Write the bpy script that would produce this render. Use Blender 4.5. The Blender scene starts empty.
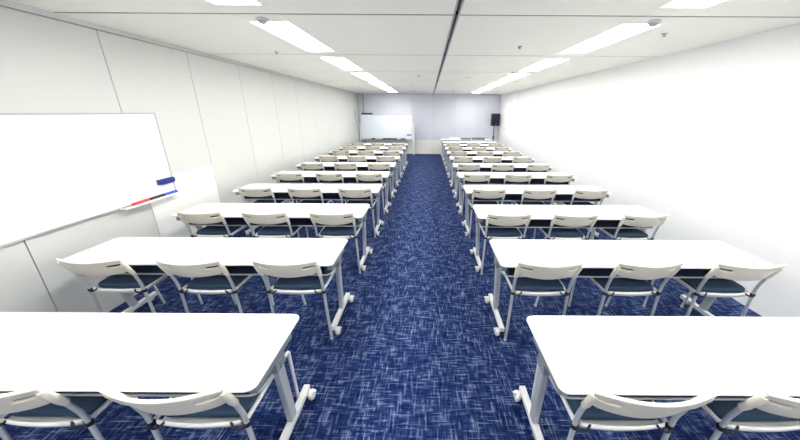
import bpy, bmesh, math, random
from mathutils import Vector, Matrix

random.seed(7)
S = bpy.context.scene
COL = S.collection

# ------------------------------------------------------------------ materials
def mat(name, color, rough=0.5, metal=0.0, noise=0.0, nscale=40.0, bump=0.0, bscale=200.0, spec=0.5, coat=0.0):
    m = bpy.data.materials.new(name); m.use_nodes = True
    nt = m.node_tree; b = nt.nodes['Principled BSDF']
    b.inputs['Roughness'].default_value = rough
    b.inputs['Metallic'].default_value = metal
    b.inputs['Specular IOR Level'].default_value = spec
    b.inputs['Coat Weight'].default_value = coat
    tc = nt.nodes.new('ShaderNodeTexCoord')
    n = nt.nodes.new('ShaderNodeTexNoise'); n.inputs['Scale'].default_value = nscale
    n.inputs['Detail'].default_value = 4
    nt.links.new(tc.outputs['Object'], n.inputs['Vector'])
    mix = nt.nodes.new('ShaderNodeMix'); mix.data_type = 'RGBA'
    c = Vector(color)
    mix.inputs[6].default_value = (*(c * (1 - noise)), 1)
    mix.inputs[7].default_value = (*[min(1, x) for x in c * (1 + noise)], 1)
    nt.links.new(n.outputs['Fac'], mix.inputs[0])
    nt.links.new(mix.outputs[2], b.inputs['Base Color'])
    if bump:
        n2 = nt.nodes.new('ShaderNodeTexNoise'); n2.inputs['Scale'].default_value = bscale
        nt.links.new(tc.outputs['Object'], n2.inputs['Vector'])
        bp = nt.nodes.new('ShaderNodeBump'); bp.inputs['Strength'].default_value = bump
        bp.inputs['Distance'].default_value = 0.002
        nt.links.new(n2.outputs['Fac'], bp.inputs['Height'])
        nt.links.new(bp.outputs['Normal'], b.inputs['Normal'])
    return m

def emit(name, color, strength):
    m = bpy.data.materials.new(name); m.use_nodes = True
    nt = m.node_tree; nt.nodes.clear()
    o = nt.nodes.new('ShaderNodeOutputMaterial'); e = nt.nodes.new('ShaderNodeEmission')
    e.inputs['Color'].default_value = (*color, 1); e.inputs['Strength'].default_value = strength
    nt.links.new(e.outputs[0], o.inputs[0])
    return m

def carpet():
    m = bpy.data.materials.new('woven_carpet'); m.use_nodes = True
    nt = m.node_tree; N = nt.nodes; L = nt.links; b = N['Principled BSDF']
    b.inputs['Roughness'].default_value = 0.95
    b.inputs['Specular IOR Level'].default_value = 0.1
    tc = N.new('ShaderNodeTexCoord')
    sep = N.new('ShaderNodeSeparateXYZ'); L.new(tc.outputs['Object'], sep.inputs[0])
    def threads(along, across, n, fl, seed, lo, hi):
        # woven threads: every thread (a strip 1/n wide) has its own run of light and dark lengths
        m1 = N.new('ShaderNodeMath'); m1.operation = 'MULTIPLY_ADD'; m1.inputs[1].default_value = n; m1.inputs[2].default_value = seed
        L.new(sep.outputs[across], m1.inputs[0])
        f = N.new('ShaderNodeMath'); f.operation = 'FLOOR'; L.new(m1.outputs[0], f.inputs[0])
        wn = N.new('ShaderNodeTexWhiteNoise'); wn.noise_dimensions = '1D'; L.new(f.outputs[0], wn.inputs['W'])
        m2 = N.new('ShaderNodeMath'); m2.operation = 'MULTIPLY'; m2.inputs[1].default_value = 500; L.new(wn.outputs['Value'], m2.inputs[0])
        m3 = N.new('ShaderNodeMath'); m3.operation = 'MULTIPLY_ADD'; m3.inputs[1].default_value = fl
        L.new(sep.outputs[along], m3.inputs[0]); L.new(m2.outputs[0], m3.inputs[2])
        nz = N.new('ShaderNodeTexNoise'); nz.noise_dimensions = '1D'; nz.inputs['Scale'].default_value = 1; nz.inputs['Detail'].default_value = 1
        L.new(m3.outputs[0], nz.inputs['W'])
        r = N.new('ShaderNodeMapRange'); r.inputs[1].default_value = lo; r.inputs[2].default_value = hi
        L.new(nz.outputs['Fac'], r.inputs[0]); return r.outputs[0]
    def math_(op, a, c):
        x = N.new('ShaderNodeMath'); x.operation = op
        for i, v in enumerate((a, c)):
            if isinstance(v, (int, float)): x.inputs[i].default_value = v
            else: L.new(v, x.inputs[i])
        return x.outputs[0]
    h = threads(0, 1, 170, 5, 3.3, .48, .80); v = threads(1, 0, 170, 5, 71.7, .48, .80)
    h2 = threads(0, 1, 70, 8, 211.1, .32, .66); v2 = threads(1, 0, 70, 8, 401.9, .32, .66)
    patch = N.new('ShaderNodeTexNoise'); patch.inputs['Scale'].default_value = 9; patch.inputs['Detail'].default_value = 3
    L.new(tc.outputs['Object'], patch.inputs['Vector'])
    pr = N.new('ShaderNodeMapRange'); pr.inputs[1].default_value = .35; pr.inputs[2].default_value = .65
    pr.inputs[3].default_value = .72; pr.inputs[4].default_value = 1.12
    L.new(patch.outputs['Fac'], pr.inputs[0])
    light = math_('ADD', math_('MULTIPLY', math_('MAXIMUM', h, v), .72), math_('MULTIPLY', math_('MULTIPLY', h2, v2), .62))
    light = math_('MULTIPLY', light, pr.outputs[0])
    ramp = N.new('ShaderNodeValToRGB'); e = ramp.color_ramp.elements
    e[0].position = 0; e[0].color = (*CARPET[0], 1)
    e[1].position = 1; e[1].color = (*CARPET[2], 1)
    x = ramp.color_ramp.elements.new(.42); x.color = (*CARPET[1], 1)
    L.new(light, ramp.inputs[0]); L.new(ramp.outputs[0], b.inputs['Base Color'])
    bp = N.new('ShaderNodeBump'); bp.inputs['Strength'].default_value = .4; bp.inputs['Distance'].default_value = .003
    L.new(light, bp.inputs['Height']); L.new(bp.outputs['Normal'], b.inputs['Normal'])
    return m

CARPET = ((.0030, .008, .052), (.019, .040, .132), (.165, .205, .33))
EMIT = 9.0
M = {
 'carpet': carpet(),
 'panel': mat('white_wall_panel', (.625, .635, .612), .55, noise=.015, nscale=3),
 'sheet_white': mat('whiter_wall_sheet', (.86, .86, .84), .5, noise=.01, nscale=3),
 'joint': mat('dark_joint', (.10, .105, .105), .8),
 'cornice': mat('grey_cornice', (.60, .61, .59), .6),
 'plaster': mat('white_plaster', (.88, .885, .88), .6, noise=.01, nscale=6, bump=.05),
 'back': mat('lavender_partition', (.68, .69, .765), .5, noise=.02, nscale=2),
 'wainscot': mat('cream_wainscot', (.86, .84, .77), .5, noise=.01),
 'ceiling': mat('ceiling_board', (.86, .85, .79), .85, noise=.02, nscale=60, bump=.1),
 'track': mat('black_track', (.012, .012, .014), .5),
 'rail': mat('grey_rail', (.40, .40, .40), .4, metal=.6),
 'frame_white': mat('white_metal', (.85, .85, .85), .4),
 'diffuser': emit('lamp_diffuser', (1.0, .99, .955), EMIT),
 'top': mat('white_laminate', (.90, .90, .90), .28, noise=.005, spec=.4),
 'silver': mat('silver_paint', (.56, .59, .62), .38, metal=.25),
 'pale': mat('pale_grey_paint', (.78, .79, .79), .4, metal=.05),
 'hinge': mat('grey_hinge', (.30, .32, .34), .45, metal=.3),
 'wheel': mat('white_nylon', (.80, .79, .76), .45),
 'cream': mat('cream_plastic', (.87, .82, .70), .42, noise=.01),
 'shell': mat('white_plastic', (.84, .83, .80), .4),
 'fabric': mat('slate_fabric', (.040, .070, .120), .9, noise=.25, nscale=300, bump=.3, bscale=500, spec=.15),
 'black': mat('black_plastic', (.006, .0065, .012), .5),
 'grille': mat('speaker_grille', (.005, .006, .030), .6, bump=.6, bscale=400),
 'board': mat('whiteboard_enamel', (.88, .90, .91), .16, spec=.5),
 'board_blue': mat('whiteboard_enamel_cool', (.82, .87, .93), .2, spec=.5),
 'alu': mat('aluminium', (.48, .49, .50), .4, metal=.7),
 'red': mat('red_plastic', (.80, .035, .06), .35),
 'blue': mat('blue_plastic', (.01, .09, .62), .35),
 'navy': mat('navy_plastic', (.008, .016, .20), .4),
 'felt': mat('felt', (.09, .09, .12), .9),
 'detector': mat('detector_plastic', (.55, .56, .58), .5),
 'shelf': mat('dark_shelf_blue_shade', (.028, .048, .095), .6),  # blue of the shadow under the tabletop is put into this colour
 'darkgrey': mat('dark_grey_plastic', (.10, .11, .14), .5),
 'grey': mat('mid_grey_plastic', (.36, .37, .40), .5),
}

# ------------------------------------------------------------------ mesh helpers
def bx(bm, c, s, rot=None, mi=0):
    r = bmesh.ops.create_cube(bm, size=1)
    vs = r['verts']
    mtx = Matrix.Translation(c) @ (rot.to_4x4() if rot else Matrix.Identity(4)) @ Matrix.Diagonal((*s, 1))
    bmesh.ops.transform(bm, matrix=mtx, verts=vs)
    if mi:
        for f in {f for v in vs for f in v.link_faces}: f.material_index = mi
    return vs

def bx2(bm, a, b, mi=0):
    a = Vector(a); b = Vector(b)
    return bx(bm, (a + b) / 2, [abs(x) for x in (b - a)], mi=mi)

def cyl(bm, c, r, h, axis='z', seg=20, r2=None, mi=0):
    rot = {'z': Matrix.Identity(3), 'x': Matrix.Rotation(math.pi/2, 3, 'Y'), 'y': Matrix.Rotation(-math.pi/2, 3, 'X')}[axis]
    q = bmesh.ops.create_cone(bm, cap_ends=True, segments=seg, radius1=r, radius2=r if r2 is None else r2, depth=h,
        matrix=Matrix.Translation(c) @ rot.to_4x4())
    if mi:
        for f in {f for v in q['verts'] for f in v.link_faces}: f.material_index = mi

def smooth_path(pts, n=6):
    """round the inner corners of a polyline"""
    P = [Vector(p) for p in pts]; out = [P[0]]
    for i in range(1, len(P) - 1):
        a, b, c = P[i-1], P[i], P[i+1]
        d = min((b - a).length, (c - b).length) * .42
        s = b + (a - b).normalized() * d; e = b + (c - b).normalized() * d
        for k in range(n + 1):
            t = k / n
            out.append(s * (1-t)**2 + b * 2*t*(1-t) + e * t*t)
    out.append(P[-1]); return out

def tube(bm, pts, r, seg=12, smooth=True, radii=None):
    P = smooth_path(pts) if smooth and len(pts) > 2 else [Vector(p) for p in pts]
    rings = []; prev = None
    for i, p in enumerate(P):
        t = (P[min(i+1, len(P)-1)] - P[max(i-1, 0)]).normalized()
        if prev is None:
            u = t.orthogonal().normalized()
        else:
            u = (prev - t * prev.dot(t)).normalized()
        prev = u; w = t.cross(u)
        rr = radii[i] if radii else r
        rings.append([bm.verts.new(p + (u * math.cos(a) + w * math.sin(a)) * rr) for a in [2*math.pi*k/seg for k in range(seg)]])
    for A, B in zip(rings, rings[1:]):
        for k in range(seg):
            bm.faces.new((A[k], A[(k+1) % seg], B[(k+1) % seg], B[k]))
    bm.faces.new(rings[0][::-1]); bm.faces.new(rings[-1])

def slab(bm, w, d, z0, z1, rad, bev=.003, n=8, cx=0, cy=0):
    """rounded-corner plate"""
    pts = []
    for sx, sy, a0 in ((1, 1, 0), (-1, 1, 90), (-1, -1, 180), (1, -1, 270)):
        for k in range(n + 1):
            a = math.radians(a0 + 90 * k / n)
            pts.append((cx + sx * (w/2 - rad) + rad * math.cos(a), cy + sy * (d/2 - rad) + rad * math.sin(a)))
    def inset(z, e):
        return [bm.verts.new((cx + (x - cx) * (1 - 2*e/w), cy + (y - cy) * (1 - 2*e/d), z)) for x, y in pts]
    R = [inset(z0, bev), inset(z0 + bev, 0), inset(z1 - bev, 0), inset(z1, bev)]
    m = len(pts)
    for A, B in zip(R, R[1:]):
        for k in range(m): bm.faces.new((A[k], A[(k+1) % m], B[(k+1) % m], B[k]))
    bm.faces.new(R[0][::-1]); bm.faces.new(R[-1])

def obj(name, bm, mats, parent=None, bevel=0, smooth=False, loc=None):
    bmesh.ops.recalc_face_normals(bm, faces=bm.faces)
    me = bpy.data.meshes.new(name); bm.to_mesh(me); bm.free()
    for m in (mats if isinstance(mats, (list, tuple)) else [mats]): me.materials.append(M[m])
    o = bpy.data.objects.new(name, me); COL.objects.link(o)
    if smooth:
        for p in me.polygons: p.use_smooth = True
        me.set_sharp_from_angle(angle=math.radians(38))
    if bevel:
        b = o.modifiers.new('bevel', 'BEVEL'); b.width = bevel; b.segments = 2; b.limit_method = 'ANGLE'
    if parent: o.parent = parent
    if loc: o.location = loc
    return o

def B(): return bmesh.new()

def tag(o, label, cat, group=None):
    o['label'] = label; o['category'] = cat
    if group: o['group'] = group
    return o

def thing(name, label, cat, loc=(0, 0, 0), group=None, rz=0):
    o = bpy.data.objects.new(name, None); COL.objects.link(o); o.empty_display_size = .1
    o.location = loc; o.rotation_euler = (0, 0, rz)
    return tag(o, label, cat, group)

def struct(o):
    o['kind'] = 'structure'; return o

def dup(root, loc, label, rz=0, group=None):
    def cp(o, parent):
        c = o.copy(); COL.objects.link(c); c.parent = parent
        for ch in o.children: cp(ch, c)
        return c
    r = cp(root, None)
    r.location = loc; r.rotation_euler = (0, 0, rz); r['label'] = label
    if group: r['group'] = group
    return r

# ------------------------------------------------------------------ room
XL, XR, YF, YB, ZC = -3.02, 3.18, -3.0, 14.45, 2.534

bm = B(); bx2(bm, (XL - .2, YF - .2, -.12), (XR + .2, YB + .2, 0)); struct(obj('floor', bm, 'carpet'))

# left wall: panels with open joints over a dark backing
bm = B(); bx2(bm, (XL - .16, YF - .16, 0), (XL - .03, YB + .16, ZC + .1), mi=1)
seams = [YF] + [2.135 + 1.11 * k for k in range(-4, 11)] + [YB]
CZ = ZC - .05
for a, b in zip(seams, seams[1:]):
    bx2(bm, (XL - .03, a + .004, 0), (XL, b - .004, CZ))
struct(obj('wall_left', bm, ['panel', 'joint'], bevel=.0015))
bm = B(); bx2(bm, (XL - .03, YF, CZ + .006), (XL + .008, YB, ZC)); struct(obj('trim_1', bm, 'cornice'))
# thin whiter sheet on the lower wall beside the whiteboard
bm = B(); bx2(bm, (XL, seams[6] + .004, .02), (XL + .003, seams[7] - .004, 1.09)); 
o = struct(obj('trim_2', bm, 'sheet_white'))

bm = B(); bx2(bm, (XR, YF - .16, 0), (XR + .16, YB + .16, ZC + .1)); struct(obj('wall_right', bm, 'plaster'))
bm = B(); bx2(bm, (XR - .03, 11.8, 0), (XR, YB, ZC)); struct(obj('trim_3', bm, 'plaster', bevel=.002))

# far wall: movable partition panels above a cream band
bm = B(); bx2(bm, (XL - .16, YB + .03, 0), (XR + .16, YB + .18, ZC + .1), mi=1)
px = [XL, -2.60, -1.65, -.70, .24, 1.19, 2.14, XR]
for a, b in zip(px, px[1:]):
    bx2(bm, (a + .002, YB, .624), (b - .002, YB + .03, ZC))
struct(obj('wall_back', bm, ['back', 'joint'], bevel=.0015))
bm = B()
for a, b in zip(px, px[1:]):
    bx2(bm, (a + .002, YB - .006, 0), (b - .002, YB + .03, .62))
struct(obj('trim_4', bm, 'wainscot', bevel=.0015))
bm = B(); bx2(bm, (XL, YB - .12, 0), (-2.835, YB, ZC))
struct(obj('trim_5', bm, 'panel', bevel=.003))
bm = B(); bx2(bm, (-2.835, YB - .05, 0), (-2.795, YB, ZC)); struct(obj('trim_7', bm, 'rail'))

bm = B(); bx2(bm, (XL - .16, YF - .16, 0), (XR + .16, YF, ZC + .1)); struct(obj('wall_front', bm, 'plaster'))

# ceiling boards with joints, two lamp strips and the centre track
LX = {-1: -1.40, 1: 1.875}
LW = .36; TX = .222
mods = [2.92 + 1.88 * k for k in range(-3, 8)]
mods = [YF] + [m for m in mods if YF + .3 < m < YB - .05] + [YB]
bm = B(); bx2(bm, (XL - .16, YF - .16, ZC + .09), (XR + .16, YB + .16, ZC + .2), mi=1)
g = .014
lamps = []
for a, b in zip(mods, mods[1:]):
    y0, y1 = a + g, b - g
    cols = [(XL, LX[-1] - LW/2 - .003), (LX[-1] + LW/2 + .003, TX - .016), (TX + .016, LX[1] - LW/2 - .003), (LX[1] + LW/2 + .003, XR)]
    for c0, c1 in cols: bx2(bm, (c0, y0, ZC), (c1, y1, ZC + .05))
    if b < YB - .1: bx2(bm, (XL, b - g, ZC + .003), (XR, b + g, ZC + .06), mi=1)
    for s in (-1, 1):
        l0, l1 = a + .23, a + 1.665
        if b - a < 1.7: l0, l1 = a + .23, b - .2
        if l1 > 13.4: l1 = 13.7
        c0, c1 = LX[s] - LW/2, LX[s] + LW/2
        bx2(bm, (c0, y0, ZC), (c1, l0 - .004, ZC + .02)); bx2(bm, (c0, l1 + .004, ZC), (c1, y1, ZC + .02))
        lamps.append((s, l0, l1))
struct(obj('ceiling', bm, ['ceiling', 'track']))
bm = B()
bx2(bm, (TX - .016, YF, ZC + .025), (TX + .016, YB, ZC + .05), mi=1)
for s in (-1, 1): bx2(bm, (TX + s*.012, YF, ZC - .004), (TX + s*.026, YB, ZC + .03))
struct(obj('trim_6', bm, ['rail', 'track']))

# ------------------------------------------------------------------ ceiling lights
ordn = ['nearest', 'second', 'third', 'fourth', 'fifth', 'sixth', 'seventh', 'eighth', 'ninth', 'tenth', 'eleventh', 'twelfth']
cnt = {-1: 0, 1: 0}
for s, l0, l1 in lamps:
    side = 'left' if s < 0 else 'right'
    vis = l1 > 2.5  # lamps out of view are added to even out the light
    k = cnt[s]
    if vis: cnt[s] += 1
    lab = ('recessed white lamp of the %s ceiling strip, %s the camera' % (side, ordn[k] + ('' if k == 0 else ' from'))) if vis else \
          ('unseen recessed lamp added to the %s ceiling strip, %s' % (side, 'above the camera' if l1 > 0 else 'behind the camera'))
    if l1 < 0 and l0 < -2: lab = 'unseen recessed lamp added to the %s ceiling strip, beside the front wall' % side
    t = thing('ceiling_light', lab, 'light', (LX[s], (l0 + l1) / 2, ZC), 'recessed lamps in the ceiling strips')
    h = (l1 - l0) / 2; w = LW / 2
    bm = B()
    for q in (-1, 1):
        bx2(bm, (q*w, -h, 0), (q*(w - .012), h, .045)); bx2(bm, (-w + .012, q*h, 0), (w - .012, q*(h - .012), .045))
    bx2(bm, (-w, -h, .045), (w, h, .055))
    obj('frame', bm, 'frame_white', t)
    bm = B(); bx2(bm, (-w + .014, -h + .014, .020), (w - .014, h - .014, .044))
    obj('diffuser', bm, 'diffuser', t)

# detectors, sprinklers, covers
for x, y, lab in ((-1.403, 3.045, 'round grey smoke detector beside a lamp of the left ceiling strip'),
                  (1.90, 3.045, 'round grey smoke detector beside a lamp of the right ceiling strip')):
    t = thing('smoke_detector', lab, 'smoke detector', (x, y, ZC), 'smoke detectors on the ceiling')
    bm = B(); cyl(bm, (0, 0, -.009), .052, .018, seg=28); obj('base', bm, 'detector', t, bevel=.003, smooth=True)
    bm = B(); cyl(bm, (0, 0, -.028), .030, .02, seg=24, r2=.044); cyl(bm, (0, 0, -.041), .012, .006, seg=16)
    obj('sensor_cap', bm, 'grey', t, smooth=True)
spr = [(-2.0, 4.60, 'over the left block near the left lamp strip'), (1.078, 4.155, 'just left of the right lamp strip, nearest the camera'),
       (2.30, 3.48, 'between the right lamp strip and the right wall'), (1.62, 6.62, 'beside the second right lamp'),
       (-.199, 7.30, 'left of the black track, middle of the room'), (-.457, 11.9, 'left of the black track near the far wall'),
       (.898, 11.8, 'right of the black track near the far wall')]
for x, y, w in spr:
    t = thing('ceiling_sprinkler', 'small round ceiling sprinkler ' + w, 'sprinkler', (x, y, ZC), 'sprinklers on the ceiling')
    bm = B(); cyl(bm, (0, 0, .002), .026, .016, seg=20); obj('escutcheon', bm, 'rail', t, smooth=True)
    bm = B(); cyl(bm, (0, 0, -.014), .009, .02, seg=12); cyl(bm, (0, 0, -.025), .017, .003, seg=16); obj('sprinkler_head', bm, 'hinge', t, smooth=True)
for x, y, w in ((.932, 7.70, 'right of the black track'), (-.448, 10.1, 'left of the black track')):
    o = obj('ceiling_cover', (lambda b: (cyl(b, (0, 0, .001), .10, .018, seg=32), b)[1])(B()), 'ceiling', loc=(x, y, ZC), bevel=.002, smooth=True)
    tag(o, 'flat round cover plate on the ceiling, ' + w, 'ceiling cover', 'round cover plates on the ceiling')

# ------------------------------------------------------------------ table
TW, TD, TH = 2.10, .52, .72
def make_table():
    t = thing('folding_table', '', 'table', group='white folding tables in rows')
    bm = B(); slab(bm, TW, TD, TH - .021, TH, .042, bev=.007); obj('tabletop', bm, 'top', t, smooth=True)
    bm = B()
    bx2(bm, (-.985, .088, .64), (.985, .112, .68))
    obj('beam', bm, 'silver', t, bevel=.003)
    bm = B(); tube(bm, [(-1.0, -.03, .578), (-.99, -.158, .572), (.99, -.158, .572), (1.0, -.03, .578)], .006, 10); obj('shelf_rail', bm, 'silver', t, smooth=True)
    bm = B(); bx2(bm, (-.955, -.150, .572), (.955, .086, .577)); bx2(bm, (-.955, .080, .577), (.955, .086, .694))
    for q in (-1, 1): bx2(bm, (q*.955, -.150, .577), (q*.950, .080, .694))
    sf = obj('shelf', bm, 'shelf', t); sf['label'] = 'dark shelf hung under the tabletop'
    for s in (-1, 1):
        x = s * .968; xt = s * 1.012
        bm = B()
        c = [(-.017, -.032), (.017, -.032), (.017, .032), (-.017, .032)]
        lo = [bm.verts.new((x + a, .115 + b, .088)) for a, b in c]; hi = [bm.verts.new((xt + a, .0 + b, .64)) for a, b in c]
        for k in range(4): bm.faces.new((lo[k], lo[(k+1) % 4], hi[(k+1) % 4], hi[k]))
        bm.faces.new(lo[::-1]); bm.faces.new(hi)
        lg = obj('leg', bm, 'silver', t, bevel=.006)
        bm = B(); bx2(bm, (xt - .020, -.21, .645), (xt + .020, .15, .6985)); bx2(bm, (xt - .023, -.045, .585), (xt + .023, .045, .645))
        for dz in (.60, .62): cyl(bm, (xt + s*.025, -.01, dz), .007, .008, 'x', 10)
        obj('hinge_bracket', bm, 'hinge', lg, bevel=.004)
        bm = B(); bx2(bm, (x - .020, -.183, .052), (x + .020, .355, .09)); ft = obj('foot', bm, 'pale', t, bevel=.005)
        for y in (-.158, .322):
            bm = B(); xc = x + s * .037
            prof = [(-.019, .018), (-.015, .030), (-.006, .035), (.006, .035), (.015, .030), (.019, .018)]
            tube(bm, [(xc + q, y, .035) for q, _ in prof], .03, 24, False, [r for _, r in prof])
            bx2(bm, (x + s*.012, y - .014, .036), (xc - s*.010, y + .014, .060))
            bx2(bm, (xc + s*.004, y - .009, .060), (xc + s*.030, y + .009, .069))
            obj('caster', bm, 'wheel', ft, smooth=True)
    return t

# ------------------------------------------------------------------ chair
def make_chair():
    t = thing('stacking_chair', '', 'chair', group='cream-backed stacking chairs at the tables')
    # backrest: curved strip with two slots
    bm = B()
    us = [-1, -.97, -.93, -.84, -.74, -.66, -.58, -.42, -.27, -.14, 0, .14, .27, .42, .58, .66, .74, .84, .93, .97, 1]
    vs = [0, .1, .3, .47, .53, .69, .75, .9, 1]
    def pt(u, v):
        k = 1 - u*u
        hw = .214 + .012 * v
        flare = .010 * (abs(u) ** 6) * v
        zb = .669 - .014 * k + .012 * abs(u) ** 10; zt = .797 - .007 * k
        return Vector((u * (hw + flare), -.048 - .060 * v - .050 * k, zb + (zt - zb) * v))
    G = [[bm.verts.new(pt(u, v)) for v in vs] for u in us]
    for i in range(len(us) - 1):
        for j in range(len(vs) - 1):
            um = abs((us[i] + us[i+1]) / 2); vm = (vs[j] + vs[j+1]) / 2
            if .58 < um < .93 and .53 < vm < .69: continue
            bm.faces.new((G[i][j], G[i+1][j], G[i+1][j+1], G[i][j+1]))
    bk = obj('backrest', bm, 'cream', t, smooth=True)
    sd = bk.modifiers.new('thickness', 'SOLIDIFY'); sd.thickness = .016; sd.offset = 0
    bv = bk.modifiers.new('bevel', 'BEVEL'); bv.width = .004; bv.segments = 2; bv.limit_method = 'ANGLE'; bv.angle_limit = math.radians(50)
    for s in (-1, 1):
        bm = B()
        q = [[bm.verts.new(pt(s * u, v) + Vector((0, .004, .002))) for v in (.50, .72)] for u in (.56, .66, .74, .84, .95)]
        for A_, C_ in zip(q, q[1:]): bm.faces.new((A_[0], C_[0], C_[1], A_[1]))
        si = obj('slot_shade', bm, 'black', bk); si['label'] = 'painted shade inside the backrest slot'  # black sheet standing in for the shade inside the slot
        bm = B(); tube(bm, [(s*.2175, -.036, .642), (s*.2195, -.052, .670), (s*.2255, -.089, .750), (s*.2265, -.095, .764)], .0185, 16, False, [.015, .0168, .0165, .012])
        obj('socket', bm, 'cream', bk, smooth=True)
        bm = B(); tube(bm, [(s*.226, .022, .004), (s*.216, 0, .47), (s*.2165, -.008, .545), (s*.218, -.043, .656)], .0115, 12)
        cyl(bm, (s*.2258, .0215, .008), .0135, .016, seg=14)
        lg = obj('leg', bm, 'silver', t, smooth=True); lg['label'] = 'rear leg tube rising to the backrest'
        bm = B(); tube(bm, [(s*.208, .012, .480), (s*.217, .30, .492), (s*.222, .432, .490), (s*.214, .446, .43), (s*.187, .515, .004)], .0105, 12)
        cyl(bm, (s*.187, .5145, .007), .0125, .014, seg=14)
        lg = obj('leg', bm, 'pale', t, smooth=True); lg['label'] = 'front leg with the side rail of the seat'
        # black clip where the seat meets the rear leg
        bm = B(); cyl(bm, (s*.216, .0, .474), .0165, .022, seg=18)
        tube(bm, [(s*.214, -.012, .474), (s*.192, -.026, .468), (s*.165, -.022, .474), (s*.148, -.004, .488)], .006, 10)
        obj('clip', bm, 'black', t, bevel=.003, smooth=True)
    # seat shell with an upturned rear rim
    bm = B(); n = 10
    prof = [(.002, .492), (-.002, .478), (.006, .460), (.03, .456), (.20, .458), (.42, .462), (.45, .45)]
    rows = []
    for i in range(n + 1):
        u = -1 + 2 * i / n
        rows.append([bm.verts.new((u * (.188 if y < .02 else .194), y - (.014 * (1 - u*u) if y < .02 else 0), z - .004 * (1 - u*u))) for y, z in prof])
    for A, C in zip(rows, rows[1:]):
        for k in range(len(prof) - 1): bm.faces.new((A[k], C[k], C[k+1], A[k+1]))
    sh = obj('seat_shell', bm, 'shell', t, smooth=True)
    sd = sh.modifiers.new('thickness', 'SOLIDIFY'); sd.thickness = .007; sd.offset = 0
    bm = B(); slab(bm, .405, .445, .467, .510, .05, bev=.010, cy=.247)
    obj('seat_cushion', bm, 'fabric', t, smooth=True)
    return t

Y1, RP = .958, 1.127
TXC = {-1: -.714 - TW/2, 1: .558 + TW/2}
CHX = {-1: {'aisle': [-1.024, -1.024, -1.02, -1.022], 'middle': [-1.735, -1.715, -1.735, -1.735], 'wall': [0, -2.43, -2.435, -2.43]},
       1: {'aisle': [.885, .888, .870, .868], 'middle': [1.545, 1.61, 1.577, 1.58], 'wall': [0, 2.33, 2.32, 2.305]}}
CHM = {-1: {'aisle': -1.028, 'middle': -1.73, 'wall': -2.43}, 1: {'aisle': .868, 'middle': 1.585, 'wall': 2.31}}
rown = ['first', 'second', 'third', 'fourth', 'fifth', 'sixth', 'seventh', 'eighth', 'ninth', 'tenth', 'eleventh', 'twelfth']
table0 = make_table(); chair0 = make_chair()
ft, fc = True, True
for s in (-1, 1):
    side = 'left' if s < 0 else 'right'
    for r in range(10 if s < 0 else 12):
        E = Y1 + RP * r
        if r == 11: E -= .02
        if r == 0: E += .006
        lab = 'white folding table in the %s block, %s row from the camera' % (side, rown[r])
        loc = (TXC[s], E + TD/2, 0)
        if r == 10: lab = 'white folding table in the right block without chairs, eleventh row from the camera'
        if r == 11: lab = 'white folding table rearmost in the right block, carrying the dark cases'
        if ft: table0.location = loc; table0['label'] = lab; ft = False
        else: dup(table0, loc, lab)
        if r >= 10: continue
        for seat in ('aisle', 'middle', 'wall'):
            if r == 0 and seat == 'wall': continue
            jx = random.uniform(-.012, .012); jy = random.uniform(-.012, .012); jr = random.uniform(-.025, .025)
            cx = CHX[s][seat][r] if r < 4 else CHM[s][seat] + jx
            if seat == 'aisle': jr *= .3; cx = cx if r < 4 else CHM[s][seat] + jx * .4
            lab = 'cream-backed chair at the %s seat of the %s-row table, %s block' % (seat, rown[r], side)
            loc = (cx, E + (.043 if r == 0 else .018 + jy * .5), 0)
            if fc: chair0.location = loc; chair0.rotation_euler.z = jr; chair0['label'] = lab; fc = False
            else: dup(chair0, loc, lab, jr)

# ------------------------------------------------------------------ wall whiteboard at left
W0, W1, Z0, Z1 = 1.72, 3.615, .885, 1.775
t = thing('wall_whiteboard', 'large white whiteboard with thin aluminium frame hung on the left wall', 'whiteboard', (XL, (W0 + W1)/2, Z0))
hw = (W1 - W0) / 2; hh = Z1 - Z0
bm = B(); bx2(bm, (.003, -hw + .01, .01), (.016, hw - .01, hh - .01)); obj('writing_surface', bm, 'board', t)
bm = B()
for q in (-1, 1): bx2(bm, (.003, q*hw, 0), (.022, q*(hw - .014), hh))
bx2(bm, (.003, -hw + .014, 0), (.022, hw - .014, .018)); bx2(bm, (.003, -hw + .014, hh - .014), (.022, hw - .014, hh))
obj('frame', bm, 'alu', t, bevel=.002)
bm = B()
bx2(bm, (.0225, hw - .73, -.004), (.085, hw - .002, .004)); bx2(bm, (.079, hw - .73, .004), (.085, hw - .002, .016))
for y in (hw - .73, hw - .008): bx2(bm, (.0225, y, .004), (.079, y + .006, .016))
obj('pen_tray', bm, 'frame_white', t, bevel=.0015)
def marker(y0, y1, body, lab):
    t = thing('marker_pen', lab, 'marker', (XL + .052, (y0 + y1)/2, Z0 + .0210), 'markers on the pen tray')
    L = y1 - y0
    bm = B(); cyl(bm, (0, -.03, 0), .016, L - .06, 'y', 16); obj('barrel', bm, body, t, smooth=True)
    bm = B(); cyl(bm, (0, L/2 - .031, 0), .0165, .058, 'y', 16); cyl(bm, (0, L/2 - .001, 0), .008, .006, 'y', 14); obj('cap', bm, body, t, smooth=True)
marker(3.00, 3.19, 'red', 'red marker lying on the pen tray of the wall whiteboard')
marker(3.20, 3.385, 'black', 'black marker between the red and the blue one on the pen tray')
marker(3.395, 3.575, 'blue', 'blue marker lying at the right end of the pen tray')
t = thing('whiteboard_eraser', 'dark blue eraser stuck on the right side of the wall whiteboard', 'eraser', (XL + .0165, 3.492, 1.045))
bm = B(); bx2(bm, (0, -.11, -.028), (.012, .11, .028)); obj('felt_pad', bm, 'felt', t, bevel=.003)
bm = B(); slab(bm, .225, .062, 0, .03, .026, bev=.008)
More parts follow.
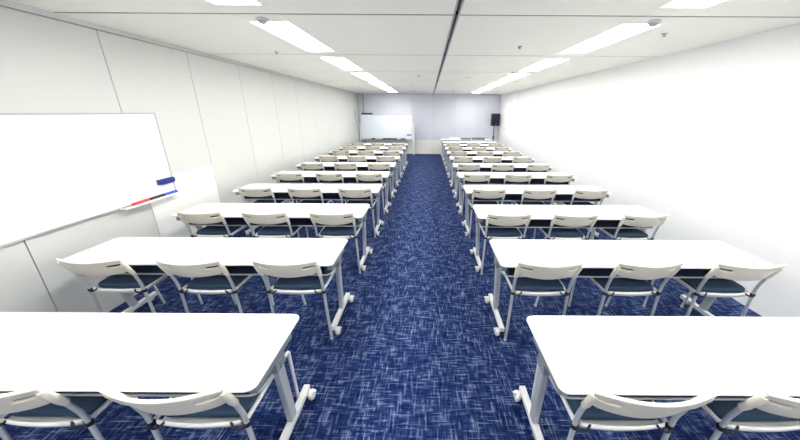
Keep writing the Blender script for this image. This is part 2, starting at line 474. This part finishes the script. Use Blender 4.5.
bmesh.ops.transform(bm, matrix=Matrix(((0, 0, 1, .012), (1, 0, 0, 0), (0, 1, 0, 0), (0, 0, 0, 1))), verts=bm.verts)
obj('grip', bm, 'navy', t, smooth=True)

# ------------------------------------------------------------------ mobile whiteboard at the far end
FY = 14.05
t = thing('mobile_whiteboard', 'white mobile whiteboard on castors standing before the far wall', 'whiteboard', (-1.76, FY, 0), rz=math.radians(-1.2))
X0, X1, zb, zt = -1.15, 1.11, .68, 1.69
bm = B(); bx2(bm, (X0 + .015, -.012, zb + .015), (X1 - .015, .012, zt - .015)); obj('writing_surface', bm, 'board_blue', t)
bm = B()
for x in (X0, X1 - .016): bx2(bm, (x, -.016, zb), (x + .016, .016, zt))
for z in (zb, zt - .016): bx2(bm, (X0 + .016, -.016, z), (X1 - .016, .016, z + .016))
obj('frame', bm, 'alu', t, bevel=.002)
bm = B(); bx2(bm, (X0 + .05, -.10, zb - .035), (X1 - .05, -.0165, zb - .028)); bx2(bm, (X0 + .05, -.10, zb - .028), (X1 - .05, -.094, zb - .012))
bx2(bm, (X0 + .05, -.024, zb - .028), (X1 - .05, -.0165, zb + .004))
obj('pen_tray', bm, 'alu', t)
for x in (X0 - .035, X1 + .035):
    bm = B(); bx2(bm, (x - .025, -.02, .06), (x + .025, .02, 1.36)); bx2(bm, (min(x, x + (.035 if x < 0 else -.035)), -.012, 1.24), (max(x, x + (.035 if x < 0 else -.035)), .012, 1.28))
    pst = obj('post', bm, 'frame_white', t, bevel=.004)
    bm = B(); bx2(bm, (x - .02, -.22, .062), (x + .02, .22, .098)); fo = obj('foot', bm, 'pale', t, bevel=.005)
    for y in (-.2, .2):
        bm = B(); cyl(bm, (x, y, .030), .030, .022, 'x', 20); bx2(bm, (x - .017, y - .02, .03), (x - .012, y + .02, .064)); bx2(bm, (x + .012, y - .02, .03), (x + .017, y + .02, .064)); bx2(bm, (x - .017, y - .02, .06), (x + .017, y + .02, .066))
        obj('caster', bm, 'wheel', fo, smooth=True)
bm = B(); bx2(bm, (X0 - .02, -.012, .30), (X1 + .02, .012, .335)); obj('cross_bar', bm, 'pale', t, bevel=.003)

def place(x, y, z): return (-1.76 + x, FY + y - x * math.sin(math.radians(1.2)), z)
t = thing('whiteboard_eraser', 'long black eraser lying on top edge of the mobile whiteboard', 'eraser', place(X0 + .30, 0, zt))
bm = B(); bx2(bm, (-.235, -.022, 0), (.235, .022, .012)); obj('felt_pad', bm, 'felt', t)
bm = B(); slab(bm, .48, .05, .012, .062, .012, bev=.004); obj('grip', bm, 'black', t, smooth=True)
t = thing('magnet_bar', 'small dark magnet on lower right corner of the mobile whiteboard', 'magnet', place(X1 - .17, -.0145, .86))
bm = B(); bx2(bm, (-.10, -.022, -.024), (.10, 0, .024)); obj('magnet', bm, 'darkgrey', t, bevel=.004)
for x, w, m, lab, nm in ((.10, .62, 'black', 'long black pen case on the tray of the mobile whiteboard', 'pen_case'),
                     (.68, .22, 'black', 'short black eraser at the right of the mobile whiteboard tray', 'whiteboard_eraser'),
                     (-.62, .16, 'black', 'small black block at the left of the mobile whiteboard tray', 'whiteboard_eraser')):
    t = thing(nm, lab, 'eraser' if 'eraser' in nm else 'pen case', place(x, -.062, zb - .0278))
    bm = B(); bx2(bm, (-w/2, -.024, 0), (w/2, .024, .016)); obj('base', bm, 'felt', t)
    bm = B(); slab(bm, w, .050, .016, .068, .012, bev=.004); obj('grip' if 'eraser' in nm else 'lid', bm, m, t, smooth=True)

# pole leaning in the left far corner
t = thing('leaning_pole', 'thin grey pole with dark hook leaning on the left wall near mobile whiteboard', 'pole', (XL + .10, 13.55, 0))
bm = B(); tube(bm, [(.06, .15, .005), (-.08, .05, 1.62)], .009, 10); obj('shaft', bm, 'grey', t, smooth=True)
bm = B(); tube(bm, [(-.08, .05, 1.60), (-.085, .04, 1.74), (-.065, -.01, 1.80), (-.07, -.05, 1.90)], .014, 10); obj('hook', bm, 'hinge', t, smooth=True)

# ------------------------------------------------------------------ speaker on a stand
sx, sy = 2.865, 14.10
t = thing('speaker_stand', 'thin black tripod stand holding the loudspeaker near the right wall', 'stand', (sx, sy, 0))
bm = B(); tube(bm, [(0, 0, .12), (0, 0, 1.262)], .017, 14); obj('pole', bm, 'black', t, smooth=True)
bm = B(); cyl(bm, (0, 0, .78), .03, .10, seg=16); cyl(bm, (.03, 0, .80), .012, .05, 'x', 12); obj('collar', bm, 'black', t, smooth=True)
bm = B(); cyl(bm, (0, 0, .36), .028, .05, seg=16); obj('hub', bm, 'black', t, smooth=True)
for k in range(3):
    a = math.radians(90 + 120 * k); c, s_ = math.cos(a), math.sin(a)
    bm = B(); tube(bm, [(.02*c, .02*s_, .36), (.22*c, .22*s_, .012)], .011, 10); cyl(bm, (.22*c, .22*s_, .010), .016, .02, seg=12); obj('leg', bm, 'black', t, smooth=True)
t = thing('loudspeaker', 'black box loudspeaker mounted on the thin stand by the far wall', 'loudspeaker', (sx, sy, 1.2622), rz=math.radians(12))
bm = B()
f = [(-.185, -.15), (.185, -.15), (.12, .13), (-.12, .13)]
lo = [bm.verts.new((x, y, .0)) for x, y in f]; hi = [bm.verts.new((x, y, .50)) for x, y in f]
for k in range(4): bm.faces.new((lo[k], lo[(k+1) % 4], hi[(k+1) % 4], hi[k]))
bm.faces.new(lo[::-1]); bm.faces.new(hi); obj('cabinet', bm, 'black', t, bevel=.012)
bm = B(); bx2(bm, (-.165, -.158, .03), (.165, -.1505, .47)); gr = obj('grille', bm, 'grille', t, bevel=.003)
bm = B(); bx2(bm, (-.012, -.162, .055), (.022, -.1582, .085)); obj('badge', bm, 'alu', t)

# ------------------------------------------------------------------ things on the rearmost right table
YT = Y1 + RP * 11 - .02
def case(x, y, w, d, h, m, lab, lidm, nm='equipment_case', cat='case'):
    t = thing(nm, lab, cat, (x, y, TH), 'things on the rearmost table')
    bm = B(); bx2(bm, (-w/2, -d/2, 0), (w/2, d/2, h * .6)); obj('body', bm, m, t, bevel=.006)
    bm = B(); bx2(bm, (-w/2, -d/2, h * .62), (w/2, d/2, h)); obj('lid', bm, lidm, t, bevel=.008)
    if cat == 'case':
        bm = B(); tube(bm, [(-.06, -d/2 - .002, h*.5), (-.06, -d/2 - .03, h*.5), (.06, -d/2 - .03, h*.5), (.06, -d/2 - .002, h*.5)], .006, 8); obj('handle', bm, 'black', t, smooth=True)
case(1.60, YT + .25, .40, .30, .085, 'darkgrey', 'left dark grey case on the rearmost right table', 'grey')
case(2.12, YT + .25, .52, .32, .11, 'darkgrey', 'right dark grey case on the rearmost right table', 'grey')
case(1.12, YT + .28, .42, .30, .06, 'shell', 'flat white box at the left end of the rearmost right table', 'shell', 'white_box', 'box')

# light switch on the right pilaster
t = thing('light_switch', 'small light switch plate on the white right wall by the far corner', 'switch', (XR - .03, 13.4, 1.17))
bm = B(); bx2(bm, (-.008, -.035, -.06), (-.0002, .035, .06)); obj('plate', bm, 'alu', t, bevel=.002)
bm = B(); bx2(bm, (-.013, -.015, -.025), (-.0082, .015, .025)); obj('rocker', bm, 'grey', t, bevel=.001)

# ------------------------------------------------------------------ world, camera, colour
w = bpy.data.worlds.new('world'); S.world = w; w.use_nodes = True
w.node_tree.nodes['Background'].inputs[0].default_value = (.5, .55, .6, 1)
w.node_tree.nodes['Background'].inputs[1].default_value = .0

F, CX, CY, PITCH, ROLL, EYE = 309.94, 427.35, 225.0, .3492, -.0065, 1.7996
fwd = Vector((0, math.cos(PITCH), -math.sin(PITCH))); rt = Vector((1, 0, 0)); dn = fwd.cross(rt)
r2 = rt * math.cos(ROLL) + dn * math.sin(ROLL); d2 = dn * math.cos(ROLL) - rt * math.sin(ROLL)
cam = bpy.data.cameras.new('camera'); co = bpy.data.objects.new('camera', cam); COL.objects.link(co)
R3 = Matrix((r2, -d2, -fwd)).transposed()
co.matrix_world = Matrix.Translation((0, 0, EYE)) @ R3.to_4x4()
cam.sensor_fit = 'HORIZONTAL'; cam.sensor_width = 36; cam.lens = F / 800 * 36
cam.shift_x = (400 - CX) / 800; cam.shift_y = (CY - 220) / 800
cam.clip_start = .02
S.camera = co
S.view_settings.view_transform = 'Standard'; S.view_settings.look = 'None'
S.view_settings.gamma = 1; S.view_settings.use_curve_mapping = False
S.view_settings.exposure = 1.45
S.cycles.max_bounces = 10; S.cycles.diffuse_bounces = 6
S.cycles.use_denoising = True
